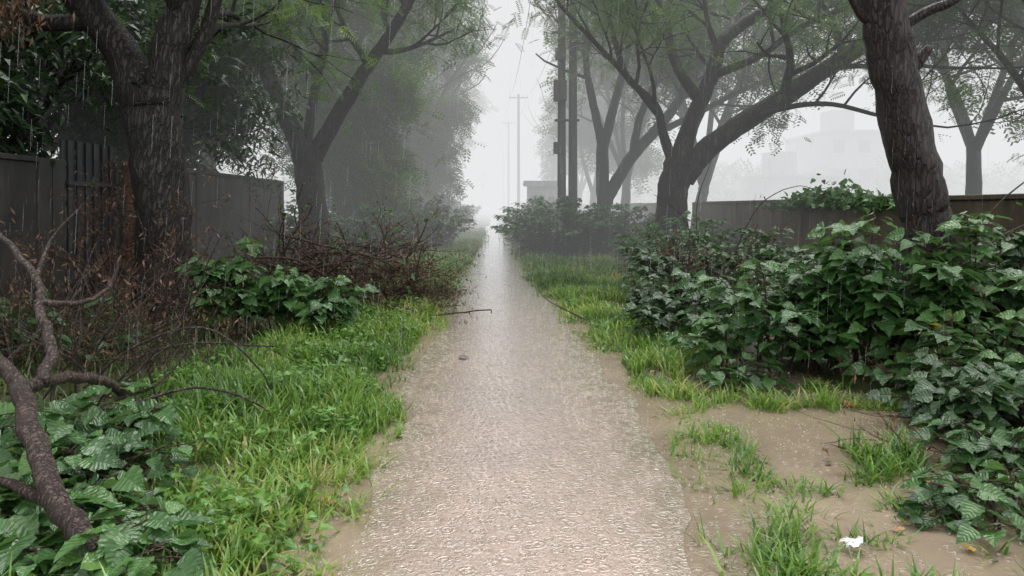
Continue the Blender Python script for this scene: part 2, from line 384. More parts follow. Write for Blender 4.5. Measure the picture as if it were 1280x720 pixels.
tree('rain_tree',[
 ([(-4.73,18,-.1),(-4.83,18,1.17),(-4.97,18,2.44),(-5.06,18,3.0)],.36,.32),
 ([(-5.06,18,2.8),(-5.45,17.9,3.75),(-5.94,17.8,4.87),(-6.4,17.6,5.9),(-7.1,17.4,7.3)],.25,.12),
 ([(-4.95,18,2.6),(-4.19,18,3.9),(-3.6,18,4.87),(-3.1,18.1,5.65),(-2.5,18.2,6.7),(-1.9,18.3,8)],.22,.1),
 ([(-5.0,18,2.9),(-4.97,18.3,3.9),(-4.7,18.6,5.85),(-4.5,19,8)],.15,.08)],
 SPRIG,M['canopy'],M['bark'],nsp=6,start=.45,size=.30,nsub=6)
def auto(name,x,y,h,lean,r,seed,mat='canopy',tm=SPRIGF,size=.5,nsp=5,nl=4,spread=.5,base=.35,nsub=4,blen=2.6,out=.6,bark='bark',start=.35):
    hb=h*base;limbs=[([(x,y,-.1),(x+lean*.15,y,hb*.5),(x+lean*.3,y,hb)],r,r*.85)]
    a0=R.random()*6.3
    for k in range(nl):
        a=a0+k*2*math.pi/nl+R.normal()*.3;o=h*.28*out*(.7+.6*R.random())/.6
        ex=x+lean+math.cos(a)*o;ey=y+math.sin(a)*o;ez=h*(.75+.2*R.random())
        sx=x+lean*.3
        limbs.append(([(sx,y,hb*.95),(sx*.72+ex*.28+R.normal()*.15,y*.72+ey*.28,hb+(ez-hb)*.35),(sx*.4+ex*.6,y*.4+ey*.6,hb+(ez-hb)*.7),(ex,ey,ez)],r*.6,r*.25))
    return tree(name,limbs,tm,M[mat],M[bark],nsp=nsp,size=size,spread=spread,blen=blen,nsub=nsub,nch=(4,3),start=start)
tree('slender_tree',[([(-4.87,30,-.1),(-4.85,30,3),(-4.7,30,6.5),(-4.75,30,9.5)],.21,.15),([(-4.75,30,9),(-4.4,30,11),(-4,30,13)],.14,.07)],SPRIGF,M['canopy'],M['bark'],nsp=6,size=.5,spread=.5,start=.1,nsub=6)
auto('rain_tree',-5.0,36,11,.7,.22,1,nl=4,nsp=5)
auto('rain_tree',-6.8,26,10,.3,.22,2,nsp=5)
# leafy understorey trees, foliage right down to the shrubs
auto('leafy_tree',-5.8,25,5.0,.3,.09,2,nsp=7,size=.38,base=.15,nl=5,blen=1.4,start=.1,out=.5,mat='leafy')
auto('leafy_tree',-4.6,36,5.4,.2,.1,2,nsp=7,size=.46,base=.15,nl=5,blen=1.5,start=.1,out=.5,mat='leafy')
auto('leafy_tree',-6.8,30.5,6.4,.2,.1,2,nsp=7,size=.46,base=.15,nl=5,blen=1.7,start=.1,out=.5,mat='leafy')
for k,(x,y,h) in enumerate([(-6.8,46,11),(-8.6,56,13),(-8.4,70,13)]):
    auto('rain_tree',x,y,h,.5,.24,5+k,nsp=6,size=.75,base=.2,start=.15)
def stub(buf):
    tube(buf,catmull([(3.9,7.5,2.93),(4.05,7.48,3.0),(4.14,7.46,3.12),(4.2,7.45,3.2)],4),np.linspace(.085,.045,13),8,.1,2)
tree('leaning_tree',[
 ([(3.95,7.5,-.1),(4.1,7.5,.61),(4.19,7.5,1.34),(4.14,7.5,1.8),(3.99,7.5,2.4),(3.85,7.5,3.05),(3.74,7.5,3.7),(3.6,7.5,4.6),(3.5,7.4,5.4)],.27,.2),
 ([(3.76,7.5,3.5),(3.55,7.45,3.5),(3.38,7.4,3.72),(3.1,7.3,4.1)],.06,.03),
 ([(3.85,7.5,3.35),(4.15,7.45,3.55),(4.5,7.4,3.72),(5.0,7.3,4.3)],.06,.04),
 ([(3.5,7.4,5.2),(3.9,7.8,6.2),(4.8,8.5,7.4)],.15,.08),
 ([(3.5,7.4,5.2),(2.9,7.8,6.2),(2.4,8.5,7.4)],.15,.08)],
 SPRIG,M['canopy'],M['barkr'],nsp=3,start=.5,size=.24,nsub=3,zmin=5.4,extra=stub)
tree('spreading_rain_tree',[
 ([(4.25,19,-.1),(4.1,19,.94),(4.12,19,1.76),(4.34,19,2.8)],.42,.38),
 ([(4.35,19,2.3),(4.9,19,2.95),(5.55,18.9,3.5),(6.6,18.7,4.2),(7.6,18.5,4.85),(8.6,18.3,5.5),(9.7,18,6.2),(11,17.6,6.95)],.31,.17),
 ([(4.3,19,2.5),(4.5,19.1,3.4),(4.83,19.2,4.2),(5.24,19.4,5.05),(5.55,19.6,5.9),(6.2,19.8,6.5),(7.2,20,7.1)],.26,.14),
 ([(4.2,19,2.5),(3.9,19,3.4),(3.7,19.1,4.2),(3.0,19.3,5.0),(2.7,19.5,6.0)],.15,.07),
 ([(3.75,19.1,4.0),(3.1,18.8,4.7),(2.2,18.6,5.6),(1.2,18.4,6.6)],.10,.05),
 ([(5.6,18.9,3.5),(6.4,18.4,3.95),(7.6,18,4.1),(8.8,17.6,3.75),(9.6,17.2,3.5)],.10,.03),
 ([(6.6,18.7,4.2),(7.8,18.6,5.0),(9.4,18.4,5.1),(11,18.2,5.0)],.10,.04),
 ([(5.2,19.4,5.0),(6.4,19.2,5.5),(7.6,19,6.3),(9.2,18.8,6.9)],.12,.06),
 ([(4.9,19.2,4.3),(4.3,19.5,5.4),(4.2,20,6.8),(4.6,20.5,8)],.16,.08)],
 SPRIG,M['canopy'],M['bark'],nsp=4,start=.45,size=.30,nsub=4,blen=2.4,up=.1)
tree('spreading_rain_tree',[
 ([(3.45,27,-.1),(3.36,27,1.0),(3.34,27,1.9),(3.3,27,3.9)],.3,.22),
 ([(3.3,27,3.7),(2.92,27,5.6),(2.7,27,6.9),(2.7,27,8.6)],.18,.09),
 ([(3.4,27,1.7),(3.75,27,2.4),(4.38,27,3.44),(5.26,27,4.4),(6.2,27,5.6),(6.9,27,6.8),(8.9,27,9.2)],.26,.14),
 ([(3.3,27,3.6),(3.9,27.2,5.9),(4.38,27.4,7.7),(4.8,27.6,9.4)],.19,.1),
 ([(4.4,27,3.4),(4.6,26.6,4.8),(5.3,26.2,6.6),(5.5,26,8.4)],.17,.08),
 ([(5.3,27,4.3),(6.6,27,4.9),(8.3,27,5.8),(9.6,27,6.3)],.14,.07)],
 SPRIGF,M['canopy'],M['bark'],nsp=4,start=.5,size=.40,nsub=4,up=.1,blen=2.1)
auto('rain_tree',5.6,37,12,.5,.25,1,nsp=4,size=.55,nl=5,base=.25)
auto('rain_tree',7.6,31,12,1.5,.26,1,nsp=3,size=.55,nl=5,base=.2)
for k,(x,y,h) in enumerate([(5.2,48,11),(5.6,62,12),(6.0,80,13)]):
    auto('rain_tree',x,y,h,.3,.24,15+k,nsp=6,size=.75,base=.22,start=.2)
auto('rain_tree',11.5,16,7.5,.4,.2,3,nsp=8,tm=SPRIG,size=.32,base=.4)
auto('rain_tree',15,24,10,0,.25,3,nsp=7)
for (x,y,h) in [(-8.2,11.5,4.4),(-9.6,8.7,5.0),(-7.7,14.8,4.6),(-8.6,18.5,5.0),(-10.5,13.5,6.0)]:
    auto('mango_tree',x,y,h,.2,.14,3,mat='canopyd',tm=LANCE,size=.26,nsp=13,nl=5,spread=.3,base=.2,blen=1.5,nsub=5,out=.8)
auto('rain_tree',-10,24,11,.5,.28,3,nsp=6)
auto('rain_tree',-14,34,13,.5,.3,3,nsp=5,size=.6)
b=Buf()
n_=20000;px=np.concatenate([R.uniform(-70,-12,n_//2),R.uniform(9,80,n_//2)]);py=R.uniform(75,125,n_)
top=4+7*fbm(px*.09,py*.05,8)-2
pz=R.random(n_)**.8*top
inst(b,SPRIGF,np.stack([px,py,pz],1),R.normal(size=(n_,3)),R.normal(size=(n_,3))+np.array([0,0,1.]),R.uniform(.8,1.6,n_),R.random(n_))
build('distant_tree_mass',b,M['canopy'],None,False)
# ------------------------------------------------------------------ bushes
def bush(name,cx,cy,rx,ry,h,ns,nl,size,mat,tm=BROAD,stemr=.008,t0=.3,droopd=.45,twig='twigr',lean=.6):
    E=empty(name);sb=Buf();fb=Buf();LO=[];D=[];
    for s in range(ns):
        a=R.random()*6.283;q=math.sqrt(R.random());bx=cx+rx*.72*q*math.cos(a);by=cy+ry*.72*q*math.sin(a)
        hh=h*(1-.45*q*q)*(.58+.48*R.random());z0=float(H(bx,by))
        ox=math.cos(a)*q*rx*.35*lean/.6+R.normal()*.10;oy=math.sin(a)*q*ry*.35*lean/.6+R.normal()*.10
        P=catmull([(bx,by,z0-.02),(bx+ox*.2,by+oy*.2,z0+hh*.45),(bx+ox*.6,by+oy*.6,z0+hh*.85),(bx+ox*1.3,by+oy*1.3,z0+hh)],5)
        tube(sb,P,np.linspace(stemr*1.3,stemr*.4,len(P)),5)
        for k in range(nl):
            t=t0+(1-t0)*(k+R.random())/nl;qq=t*(len(P)-1);i0=min(int(qq),len(P)-2);f=qq-i0
            p=P[i0]*(1-f)+P[i0+1]*f;az=k*2.4+R.random()*1.2
            d=np.array([math.cos(az),math.sin(az),-droopd*R.random()+.12])
            off=.05+.22*R.random()*(1.2-t)
            LO.append(p+d*off*np.array([1,1,.3]));D.append(d)
            if off>.08 and size>.1: tube(sb,np.array([p,p+d*off*.5+np.array([0,0,.01]),LO[-1]]),[.003,.0025,.002],3)
    LO=np.array(LO);D=np.array(D);n_=len(LO)
    nn=np.stack([R.normal(size=n_)*.4,R.normal(size=n_)*.4-.15,np.ones(n_)],1)
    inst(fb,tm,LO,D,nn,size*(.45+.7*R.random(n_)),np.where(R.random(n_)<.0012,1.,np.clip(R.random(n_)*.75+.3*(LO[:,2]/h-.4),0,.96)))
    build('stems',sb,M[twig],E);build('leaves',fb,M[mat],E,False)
    return E
bush('mulberry_shrub',2.5,7.3,.8,.7,1.2,26,28,.17,'broad')
bush('mulberry_shrub',3.3,7.0,.7,.6,1.52,25,30,.18,'broad')
bush('mulberry_shrub',4.1,6.7,.7,.6,1.48,25,30,.18,'broad')
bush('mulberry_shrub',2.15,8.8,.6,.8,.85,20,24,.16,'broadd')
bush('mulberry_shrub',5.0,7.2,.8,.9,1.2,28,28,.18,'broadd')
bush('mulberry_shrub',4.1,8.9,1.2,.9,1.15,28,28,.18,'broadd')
bush('low_broadleaf_shrub',3.5,5.2,.7,.6,.55,26,20,.16,'broadd')
bush('low_broadleaf_shrub',3.75,6.0,.6,.5,.7,20,20,.16,'broad')
bush('low_broadleaf_shrub',3.1,4.45,.45,.35,.38,14,16,.14,'broad')
bush('low_broadleaf_shrub',2.5,3.85,.4,.3,.28,14,12,.12,'broad')
bush('low_broadleaf_shrub',2.05,6.4,.3,.3,.4,6,14,.14,'broad')
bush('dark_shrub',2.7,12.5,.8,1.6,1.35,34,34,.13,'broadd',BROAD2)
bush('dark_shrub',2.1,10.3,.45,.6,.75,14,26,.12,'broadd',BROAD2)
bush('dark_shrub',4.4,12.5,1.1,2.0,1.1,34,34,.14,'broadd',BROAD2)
bush('dark_shrub',3.6,16.5,1.3,1.6,1.6,30,36,.16,'bushf',BROAD2)
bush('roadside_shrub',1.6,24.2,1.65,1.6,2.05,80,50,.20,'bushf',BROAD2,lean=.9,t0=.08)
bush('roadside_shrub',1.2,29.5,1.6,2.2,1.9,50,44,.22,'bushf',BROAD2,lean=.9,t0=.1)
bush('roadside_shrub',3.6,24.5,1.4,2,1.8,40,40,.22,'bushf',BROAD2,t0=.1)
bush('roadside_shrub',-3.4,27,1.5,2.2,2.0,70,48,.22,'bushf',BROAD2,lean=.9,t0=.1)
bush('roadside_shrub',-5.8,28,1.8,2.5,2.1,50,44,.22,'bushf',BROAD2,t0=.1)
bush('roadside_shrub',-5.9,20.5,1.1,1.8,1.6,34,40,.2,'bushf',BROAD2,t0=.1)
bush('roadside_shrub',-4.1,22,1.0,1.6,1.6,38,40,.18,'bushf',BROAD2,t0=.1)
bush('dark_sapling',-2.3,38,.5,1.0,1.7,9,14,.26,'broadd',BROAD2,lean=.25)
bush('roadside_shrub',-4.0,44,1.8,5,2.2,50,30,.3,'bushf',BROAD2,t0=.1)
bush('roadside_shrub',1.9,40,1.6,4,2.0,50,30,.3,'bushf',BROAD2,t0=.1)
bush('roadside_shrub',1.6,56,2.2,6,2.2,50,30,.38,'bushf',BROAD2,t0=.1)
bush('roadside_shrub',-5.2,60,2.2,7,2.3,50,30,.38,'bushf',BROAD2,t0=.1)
bush('mulberry_shrub',-3.3,8.6,.5,.45,1.2,17,28,.18,'broad')
bush('mulberry_shrub',-2.5,8.8,.55,.45,.85,17,26,.18,'broad')
bush('low_broadleaf_shrub',-2.15,3.35,.35,.25,.36,18,16,.17,'broad')
bush('low_broadleaf_shrub',-1.65,3.05,.25,.2,.28,9,12,.15,'broad')
bush('low_broadleaf_shrub',-2.6,4.3,.4,.4,.5,18,18,.16,'broad')
bush('low_broadleaf_shrub',-2.2,3.9,.3,.25,.3,10,12,.13,'broad')
bush('dark_shrub',-4.6,7.0,.9,.8,.7,20,26,.12,'broadd',BROAD2)
b=Buf();n_=900;yy_=R.normal(14.0,1.5,n_);LO=np.stack([6.05+R.normal(size=n_)*.12,yy_,1.72+np.abs(R.normal(size=n_))*.18*np.exp(-((yy_-14)/1.8)**2)-.2*R.random(n_)],1)
inst(b,BROAD2,LO,R.normal(size=(n_,3)),R.normal(size=(n_,3))*.5+np.array([-.3,-.3,1.]),R.uniform(.08,.16,n_),R.random(n_)*.9);build('wall_creeper',b,M['broad'],None,False)
# ------------------------------------------------------------------ grass
def grass(name,n,x0,x1,y0,y1,mask,hl,hw,mat,bias=1.):
    x=R.uniform(0,1,n);y=y0+(y1-y0)*R.random(n)**bias
    x=x0+(x1-x0)*x;p=mask(x,y);k=R.random(n)<p;x=x[k];y=y[k];n=len(x)
    z=H(x,y);a=R.random(n)*6.283;l=hl*(.4+1.0*R.random(n))*(.3+1.4*fbm(x*1.8,y*1.8,33));w=hw*(.5+1.0*R.random(n))*(1+y*.03)
    lean=.35+1.0*R.random(n);dx=np.cos(a);dy=np.sin(a);sx=-dy;sy=dx
    ts=np.array([0,.35,.7,1.]);V=np.zeros((n,7,3));A=np.zeros((n,7,3));A[...,2]=np.clip(R.normal(.5,.22,n)+1.3*(fbm(x*.9,y*.9,21)-.5),0,1)[:,None]
    c=0
    for j,t in enumerate(ts):
        hx=l*lean*t*t*.75;hz=l*(t-.32*lean*t*t);ww=w*(1 if j==0 else (1.0 if j==1 else .7))*.5
        if j<3:
            for s in(-1,1):
                V[:,c,0]=x+dx*hx+s*sx*ww;V[:,c,1]=y+dy*hx+s*sy*ww;V[:,c,2]=z-.01+hz;A[:,c,1]=t;c+=1
        else: V[:,c,0]=x+dx*hx;V[:,c,1]=y+dy*hx;V[:,c,2]=z-.01+hz;A[:,c,1]=1
    o=(np.arange(n)*7)[:,None]
    b=Buf();b.add(V.reshape(-1,3),[np.concatenate([o+np.array([0,1,3,2]),o+np.array([2,3,5,4])]),o+np.array([4,5,6])],A.reshape(-1,3))
    build(name,b,M[mat],None,False)
def bandmask(x,y):
    d=np.maximum(pl(y)-x,x-pr(y));h=H(x,y)
    wl=np.interp(y,[0,7,9,12,18,40],[1.9,1.9,1.6,1.5,1.9,2.2]);wr=np.interp(y,[0,3,6,9,14,20,40],[2.3,1.6,.85,1.5,2.0,2.4,3.0])
    lim=np.where(x<0,wl,wr)+.6*(fbm(x*1.2,y*1.2,12)-.5)
    m_=(1-sst(lim-.15,lim+.25,d))*sst(-.04,.16,d+.5*(fbm(x*3,y*3,44)-.5))
    m_=m_*np.where(x>0,np.where(y<8,sst(-.012,.012,h+.05*(fbm(x*3,y*3,77)-.5)),.9),.35+.65*sst(-.012,.012,h))
    return m_*sst(.34,.52,fbm(x*2.3,y*2.3,55)+.08)
grass('verge_grass',40000,-3.2,3.6,2.4,7.5,bandmask,.19,.0115,'grass')
grass('verge_grass',52000,-3.4,4.2,7.5,16,bandmask,.19,.013,'grass')
grass('verge_grass',50000,-4.5,4.5,16,48,bandmask,.19,.018,'grass',1.4)
def roughmask(x,y):
    d=np.maximum(pl(y)-x,x-pr(y));return sst(.9,1.8,d)*sst(.0,.03,H(x,y))*sst(.35,.6,fbm(x*1.1,y*1.1,66))*.9
grass('rough_grass',45000,-6.2,6.0,3,20,roughmask,.30,.008,'grassd')
def clump(x,y):
    d=x-pr(y)
    return sst(.56,.66,fbm(x*3.4,y*3.4,91,2))*.85*sst(.0,.2,d)+.75*sst(.08,.28,d)*(1-sst(.45,.75,d))*sst(.42,.56,fbm(x*2.5,y*2.5,92,2))
grass('pool_grass',32000,.9,3.4,2.6,6.8,clump,.18,.0115,'grass')
def lclump(x,y):
    d=pl(y)-x
    return sst(.50,.60,fbm(x*3.4,y*3.4,191,2))*.8*sst(-.08,.06,d)*(1-sst(.5,.8,d))
grass('pool_grass',14000,-1.9,-.5,2.6,8,lclump,.17,.0115,'grass')
n_=7000;x=R.uniform(-2.9,3.4,n_);y=2.6+11*R.random(n_);k=(R.random(n_)<bandmask(x,y)*sst(.38,.6,fbm(x*1.7,y*1.7,101)))&((x<0)|(R.random(n_)<.35));x=x[k];y=y[k];z=H(x,y)
b=Buf()
for q in range(7):
    a=R.random(len(x))*6.283;hh=.03+R.random(len(x))*.15
    LO=np.stack([x+.015*np.cos(a),y+.015*np.sin(a),z+hh],1);inst(b,BROAD2,LO,np.stack([np.cos(a),np.sin(a),.1+0*a],1),np.stack([R.normal(size=len(x))*.3,R.normal(size=len(x))*.3,1+0*a],1),R.uniform(.03,.075,len(x)),R.random(len(x)))
build('low_weeds',b,M['weed'],None,False)
n_=2600;x=np.concatenate([R.uniform(-5.5,-1.2,n_//2),R.uniform(1.2,5.5,n_//2)]);y=R.uniform(2.8,15,n_);k=(poolf(x,y)<.3)|(R.random(n_)<.06);x=x[k];y=y[k];n_=len(x)
b=Buf();inst(b,BROAD2,np.stack([x,y,np.maximum(H(x,y),0)+.015],1),np.stack([R.normal(size=n_),R.normal(size=n_),.1*R.normal(size=n_)],1),np.stack([R.normal(size=n_)*.25,R.normal(size=n_)*.25,np.ones(n_)],1),R.uniform(.03,.09,n_),R.random(n_));build('leaf_litter',b,M['litter'],None,False)
def leaf1(x,y,s,c,az):
    m,nt,out=newmat('single_leaf');v=mapped(nt);n=noise(nt,v,60,3);principled(nt,out,ramp(nt,n,[(.3,tuple(q*.6 for q in c)),(.7,c)]),.35)
    b=Buf();inst(b,BROAD,np.array([[x,y,max(float(H(x,y)),.005)+.02]]),np.array([[math.cos(az),math.sin(az),.05]]),np.array([[.1,-.3,1.]]),[s],[.5]);build('fallen_leaf',b,m,None,False)
leaf1(-1.02,3.95,.09,(.55,.22,.07),.3);leaf1(2.1,3.4,.07,(.7,.45,.03),1);leaf1(2.65,5.9,.1,(.4,.15,.05),0);leaf1(-.55,7.7,.12,(.03,.02,.02),0)
leaf1(1.9,3.6,.06,(.4,.2,.08),2);leaf1(2.9,5.0,.09,(.35,.17,.06),.7);leaf1(1.5,5.2,.05,(.5,.4,.1),.7);leaf1(-1.5,3.9,.06,(.5,.2,.05),.2)
b=Buf();g=7;xx,yy2=np.meshgrid(np.linspace(-1,1,g),np.linspace(-1,1,g));zz=R.random((g,g))*.035
V=np.stack([1.58+xx*.05+R.normal(size=(g,g))*.006,3.42+yy2*.04+R.normal(size=(g,g))*.006,.03+zz],-1).reshape(-1,3);i=(np.arange(g-1)[:,None]*g+np.arange(g-1)[None]).ravel()
b.add(V,[np.stack([i,i+1,i+g+1,i+g],1)]);build('crumpled_paper',b,M['paper'],None,False)
# rain splashes: little crowns thrown up where drops hit the water
n_=7000;y=2.6+15*R.random(n_)**1.3;x=R.uniform(-1.3,3.2,n_);k=(H(x,y)<-.004);x=x[k];y=y[k];n_=len(x)
b=Buf();a=np.arange(5)/5*6.283;V=np.zeros((n_,10,3));s=R.uniform(.003,.008,n_)[:,None];ph=R.random(n_)[:,None]*6
V[:,0:5,0]=x[:,None]+s*.6*np.cos(a+ph);V[:,0:5,1]=y[:,None]+s*.6*np.sin(a+ph);V[:,0:5,2]=.003
V[:,5:,0]=x[:,None]+s*1.2*np.cos(a+ph+.5);V[:,5:,1]=y[:,None]+s*1.2*np.sin(a+ph+.5);V[:,5:,2]=.008+s*1.6*R.random((n_,5))
q=np.arange(5);F3=np.stack([q,(q+1)%5,q+5],1);b.add(V.reshape(-1,3),[(F3[None]+(np.arange(n_)*10)[:,None,None]).reshape(-1,3)]);build('rain_splashes',b,M['splash'],None,False)
# ------------------------------------------------------------------ fallen branches
b=Buf()
def br(buf,pts,r0,r1,n=5,s=9): 
    P=catmull(pts,n);P[1:-1]+=(R.random(P[1:-1].shape)-.5)*r0*.5;tube(buf,P,np.linspace(r0,r1,len(P)),s,.06,3)
    return P
br(b,[(-1.0,2.5,.03),(-1.35,2.8,.06),(-1.68,3.0,.18),(-1.93,3.12,.36),(-2.16,3.35,.53),(-2.5,3.75,.69)],.055,.046)
br(b,[(-2.47,3.72,.68),(-2.45,4.0,.67),(-2.42,4.4,.55),(-2.37,4.8,.28),(-2.2,5.1,.03)],.038,.016)
br(b,[(-2.46,3.85,.68),(-2.52,4.05,.80),(-2.68,4.2,1.0),(-2.75,4.3,1.15),(-2.95,4.4,1.33),(-3.15,4.5,1.46)],.036,.015)
br(b,[(-2.48,3.74,.68),(-2.7,3.85,.80),(-3.1,4.0,.95)],.042,.034)
br(b,[(-2.72,4.22,1.05),(-2.5,4.3,1.04),(-2.4,4.4,1.12),(-2.38,4.5,1.3)],.02,.006)
br(b,[(-2.78,4.3,1.16),(-2.8,4.5,1.4),(-2.68,4.6,1.6)],.015,.005)
br(b,[(-1.93,3.12,.34),(-2.3,3.3,.38),(-2.8,3.4,.45)],.026,.016)
br(b,[(-2.42,4.5,.42),(-2.2,4.6,.5),(-2.0,4.7,.75)],.012,.004)
br(b,[(-2.4,4.6,.36),(-2.1,4.9,.4),(-1.75,5.0,.28),(-1.6,5.2,.03)],.012,.004)
br(b,[(-3.3,5.6,.1),(-2.9,5.5,.5),(-2.3,5.5,.7),(-1.9,5.6,.35),(-1.85,5.7,.05)],.012,.005)
an=[]
for k in range(14):
    p=np.array([R.uniform(-3.8,-2.4),R.uniform(4.9,6.0),R.uniform(.0,.5)]);grow(b,an,p,norm(np.array([R.normal(),R.normal()*.6,.8])),.6+R.random()*.5,.010,1,.0,(2,3))
E=empty('fallen_branch');build('limbs',b,M['twig'],E)
fb=Buf();LO=[];n_=90
cc=np.array([(-1.9,3.0,.12),(-2.1,3.15,.2),(-1.6,2.9,.06),(-2.4,3.5,.3),(-2.3,3.9,.25)])[R.integers(0,5,n_)]
LO=cc+R.normal(size=(n_,3))*np.array([.16,.12,.06]);LO[:,2]=np.abs(LO[:,2])+.03
d=R.normal(size=(n_,3))*np.array([1,1,.3]);d[:,1]-=.5
inst(fb,BROAD,LO,d,np.stack([R.normal(size=n_)*.35,R.normal(size=n_)*.35-.3,np.ones(n_)],1),R.uniform(.09,.19,n_),np.clip(R.random(n_),.2,.96));build('leaves',fb,M['broad'],E,False)
def thicket(name,cx,cy,rx,ry,h,n,r,L,up,bark='twigr',leaves=0,lvl=1,ls=(.04,.09),green=0):
    E=empty(name);b=Buf();an=[]
    for k in range(n):
        x_=cx+rx*R.uniform(-1,1);y_=cy+ry*R.uniform(-1,1);p=np.array([x_,y_,float(H(x_,y_))+h*R.random()**1.5])
        grow(b,an,p,norm(np.array([R.normal(),R.normal()*.6,up*R.random()])),L*(.6+.8*R.random()),r*(.5+R.random()),lvl,-.04 if up<.8 else .0,(3,4))
    build('twigs',b,M[bark],E)
    for cnt,tm,mt,nm in ((leaves,LANCE,'dry','dry_leaves'),(green,BROAD2,'broad','green_leaves')):
        if not cnt: continue
        P=np.concatenate(an);i=R.integers(0,len(P),cnt);fb=Buf()
        inst(fb,tm,P[i]+R.normal(size=(cnt,3))*.04,R.normal(size=(cnt,3))*.5+np.array([0,0,-.8]),R.normal(size=(cnt,3)),R.uniform(ls[0],ls[1],cnt),R.random(cnt)*.9);build(nm,fb,M[mt],E,False)
    return E
thicket('brushwood_pile',-2.65,11.4,1.05,.8,.95,170,.014,.8,.5,leaves=4200,green=350)
thicket('brushwood_pile',-1.8,11.2,.5,.5,.5,50,.011,.6,.4,leaves=1400,green=120)
thicket('dry_shrub',-4.0,7.0,1.0,1.0,.5,100,.007,.8,1.2,leaves=1500)
thicket('dry_shrub',-5.3,10.0,.4,.8,1.7,36,.008,.7,.6,leaves=3200)
thicket('dry_shrub',3.1,11.2,.6,.8,.6,26,.007,.6,1.0,leaves=1100)
thicket('dry_shrub',3.6,5.9,.7,.5,.1,14,.006,.45,1.0,leaves=300)
thicket('brushwood_pile',2.7,4.6,.4,.3,.05,8,.006,.5,.3,leaves=60)
b=Buf()
br(b,[(-3.4,11.9,1.2),(-2.9,11.5,.8),(-2.2,10.9,.35),(-1.5,10.4,.08),(-.9,10.3,.10),(-.35,10.6,.12),(-.3,10.7,.05)],.024,.006)
br(b,[(-4.3,11.8,.25),(-3.4,11.0,.6),(-2.5,10.5,.78),(-1.6,10.6,1.0)],.03,.01)
br(b,[(-3.7,11.0,.1),(-2.8,10.4,.5),(-1.8,10.3,.25),(-1.2,10.3,.1)],.03,.01)
br(b,[(-3.2,11,.2),(-2.4,10.4,.8),(-1.9,10.4,1.15)],.028,.008)
br(b,[(-3.6,10.2,.9),(-3.0,10.3,.85),(-2.4,10.4,.5),(-1.5,10.1,.15)],.022,.007)
br(b,[(-3.3,10.6,1.2),(-2.7,10.5,1.05),(-1.9,10.5,.85),(-1.4,10.8,.5)],.024,.008)
br(b,[(-2.9,10.3,.2),(-2.2,10.1,.5),(-1.5,10.0,.62)],.016,.005)
build('fallen_branch',b,M['twigr'])
b=Buf();an=[]
for s in ([(4.3,7.2,.9),(4.5,7.0,1.5),(4.9,6.9,1.9),(5.5,6.9,2.1)],[(4.1,7.1,.8),(4.6,7,1.3),(5.1,6.9,1.55)],[(3.3,13,.6),(3.2,12.8,1.6),(3.4,12.6,2.4)],[(3.7,12.6,.6),(4.2,12.6,1.6),(4.9,12.6,1.95),(5.4,12.6,1.7)],[(3.2,12.5,.6),(2.9,12.5,1.4),(2.4,12.5,1.8)],[(1.1,10.0,.02),(.55,10.4,.25),(.35,10.6,.42)]):
    br(b,s,.012,.004,5,5)
build('dry_vine',b,M['twigr'])
b=Buf();n_=1500;c=np.array([[-5.3,8.2,4.35],[-5.7,8.3,4.1],[-5.1,8.3,4.6],[-5.9,8.4,3.9]])[R.integers(0,4,n_)]
inst(b,LANCE,c+R.normal(size=(n_,3))*np.array([.22,.2,.2]),R.normal(size=(n_,3))*.4+np.array([0,0,-1.]),R.normal(size=(n_,3)),R.uniform(.07,.14,n_),R.random(n_));build('hanging_dry_foliage',b,M['dry'],None,False)
# ------------------------------------------------------------------ walls, poles, buildings
def box(buf,x0,x1,y0,y1,z0,z1):
    V=[(x,y,z) for z in(z0,z1) for y in(y0,y1) for x in(x0,x1)]
    F=[[0,2,3,1],[4,5,7,6],[0,1,5,4],[2,6,7,3],[0,4,6,2],[1,3,7,5]];buf.add(np.array(V),[np.array(F)])
def bevel(o,w=.012):
    m_=o.modifiers.new('bev','BEVEL');m_.width=w;m_.segments=2;return o
def wall(name,x,y0,y1,h,mat,step=3.0):
    E=empty(name);b=Buf();c=Buf();p=Buf();y=y0
    while y<y1-.1:
        ye=min(y+step,y1);hh=h+R.uniform(-.02,.02)
        box(b,x,x+.12,y+.14,ye-.14,-.3,hh);box(c,x-.04,x+.16,y+.143,ye-.143,hh+.001,hh+.07)
        box(p,x-.03,x+.15,y-.137,y+.137,-.3,hh+.06);y=ye
    box(p,x-.03,x+.15,y-.137,y+.137,-.3,h+.06)
    for nm,q in(('panels',b),('coping',c),('posts',p)): bevel(build(nm,q,M[mat],E,False))
    return E
wall('concrete_wall',-6.45,11.95,20.3,2.24,'wallL')
wall('concrete_wall',-6.45,1,10.3,2.2,'wallL')
wall('boundary_wall',6.15,2,25,1.68,'wallR',4.6)
wall('boundary_wall',6.6,30,70,1.7,'wallR',4.)
E=empty('metal_gate');b=Buf()
for k in range(12): box(b,-6.4+(.03 if k%2 else 0),-6.36+(.03 if k%2 else 0),10.45+k*.11,10.55+k*.11,.05,2.55)
bevel(build('corrugated_panel',b,M['sheet'],E,False),.005)
b=Buf();box(b,-6.3,-6.26,10.45,11.8,.5,.56);box(b,-6.3,-6.26,10.45,11.8,1.9,1.96);build('rails',b,M['sheet'],E,False)
b=Buf();box(b,-6.2,-6.0,11.85,12.05,-.1,2.35);bevel(build('gate_post',b,M['rust'],E,False))
